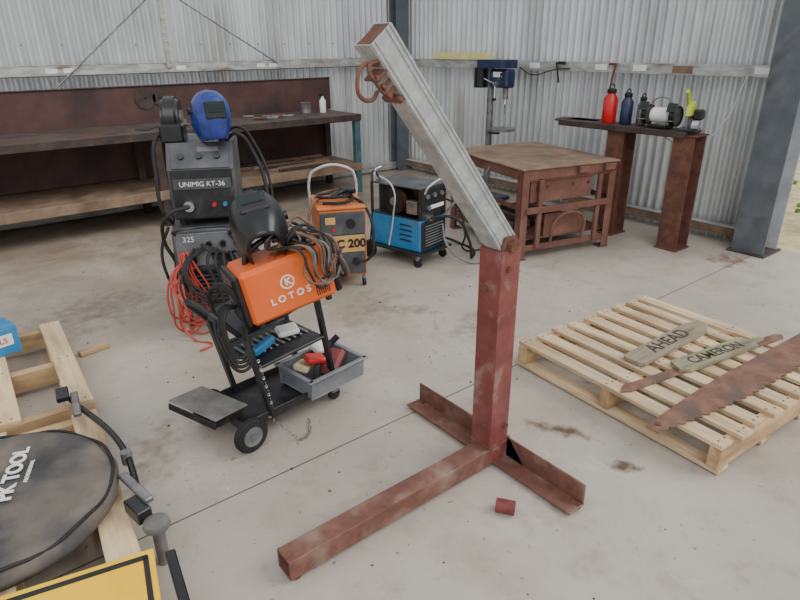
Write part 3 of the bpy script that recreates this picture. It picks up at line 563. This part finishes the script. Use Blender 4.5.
box(g,'board',(.9,.6,.006),(-.45,-.3,0),'yellow',bev=.003)
for y in (-.025,-.575):box(g,'border',(.86,.016,.002),(-.45,y-.0,.004),'plastic',bev=0)
for x in (-.025,-.875):box(g,'border_v',(.016,.56,.002),(x,-.3,.004),'plastic',bev=0)
plate(g,'arrow',[(-.6,-.25),(-.35,-.25),(-.35,-.18),(-.2,-.3),(-.35,-.42),(-.35,-.35),(-.6,-.35)],.002,'plastic',(0,0,.003))
g=G('steel_tool_bar',(-5.09,-5.33,0));box(g,'bar',(.03,.4,.03),(0,0,.12),'plastic',(14,0,-8));box(g,'bar_foot',(.04,.04,.08),(-.02,-.17,.04),'plastic')
g=G('blue_carton',(-5.32,-3.2,.147),12);box(g,'carton',(.24,.18,.14),(0,0,.07),'blue',bev=.003);box(g,'label',(.18,.004,.06),(0,-.092,.08),'white',bev=.001);box(g,'flap',(.24,.09,.004),(0,-.04,.143),'blue');text(g,'TOOLS',.04,(0,-.096,.08),(90,0,0),'red')
g=G('timber_offcut',(-4.85,-3.2,0),10);box(g,'stick',(.16,.05,.025),(0,0,.0135),'woodx')
g=G('steel_pipe_offcut',(-3.99,-5.55,.026),35);lathe(g,'pipe',[(.026,-.035),(.026,.035),(.021,.035),(.021,-.035),(.026,-.035)],'maroon',(0,0,0),(90,0,0))
g=G('floor_rubble')
for i in range(130):
    x=random.uniform(-5,-1.5);y=random.uniform(-6,-1.4);r=random.uniform(.002,.008)
    cyl(g,'pebble',r,r*.7,(x,y,r*.35),random.choice(['rust','cream','benchdark','steel','rustdust']),(0,0,random.uniform(0,90)),seg=6,r2=r*.7)
g=G('shrub',(1.3,-4.85,-.09))
for i in range(60):
    a=random.uniform(0,6.28);h=random.uniform(.15,.5);r=random.uniform(.02,.3)
    p=[(0,0,0),(r*.6*math.cos(a),r*.6*math.sin(a),h*.6),(r*1.3*math.cos(a),r*1.3*math.sin(a),h)]
    tube(g,'stem',p,.003,'leaf')
    lathe(g,'leaf',[(0,-.03),(.02,-.01),(.025,.01),(0,.04)],'leaf',p[2],(random.uniform(0,90),random.uniform(0,90),0),seg=6)
# ---------------- light
w=bpy.data.worlds.new('sky');bpy.context.scene.world=w;w.use_nodes=True
nt=w.node_tree;bg=nt.nodes['Background'];bg.inputs[0].default_value=(.93,.96,1,1);bg.inputs[1].default_value=.95
def sun(name,dirv,e,ang,c):
    sd=bpy.data.lights.new(name,'SUN');sd.energy=e;sd.angle=R(ang);sd.color=c
    so=bpy.data.objects.new(name,sd);COL.objects.link(so);so.rotation_euler=Vector(dirv).to_track_quat('-Z','Y').to_euler()
sun('sun',(-.75,.6,-.85),1.5,30,(1,.98,.94))
sun('sky_glow',(.45,.75,-.7),1.1,40,(1,.98,.96))
# ---------------- camera
cd=bpy.data.cameras.new('cam');cd.sensor_width=36;cd.lens=36*600.6/800;cd.clip_end=300
co=bpy.data.objects.new('cam',cd);COL.objects.link(co)
p,r,hd=.402,-.0086,.9007
F=Vector((math.cos(hd)*math.cos(p),math.sin(hd)*math.cos(p),-math.sin(p)));R0=Vector((math.sin(hd),-math.cos(hd),0));U0=R0.cross(F)
Rr=R0*math.cos(r)+U0*math.sin(r);Ur=-R0*math.sin(r)+U0*math.cos(r)
mt=Matrix(((Rr.x,Ur.x,-F.x),(Rr.y,Ur.y,-F.y),(Rr.z,Ur.z,-F.z))).to_4x4();mt.translation=(-5.3729,-6.6783,1.6)
co.matrix_world=mt;bpy.context.scene.camera=co
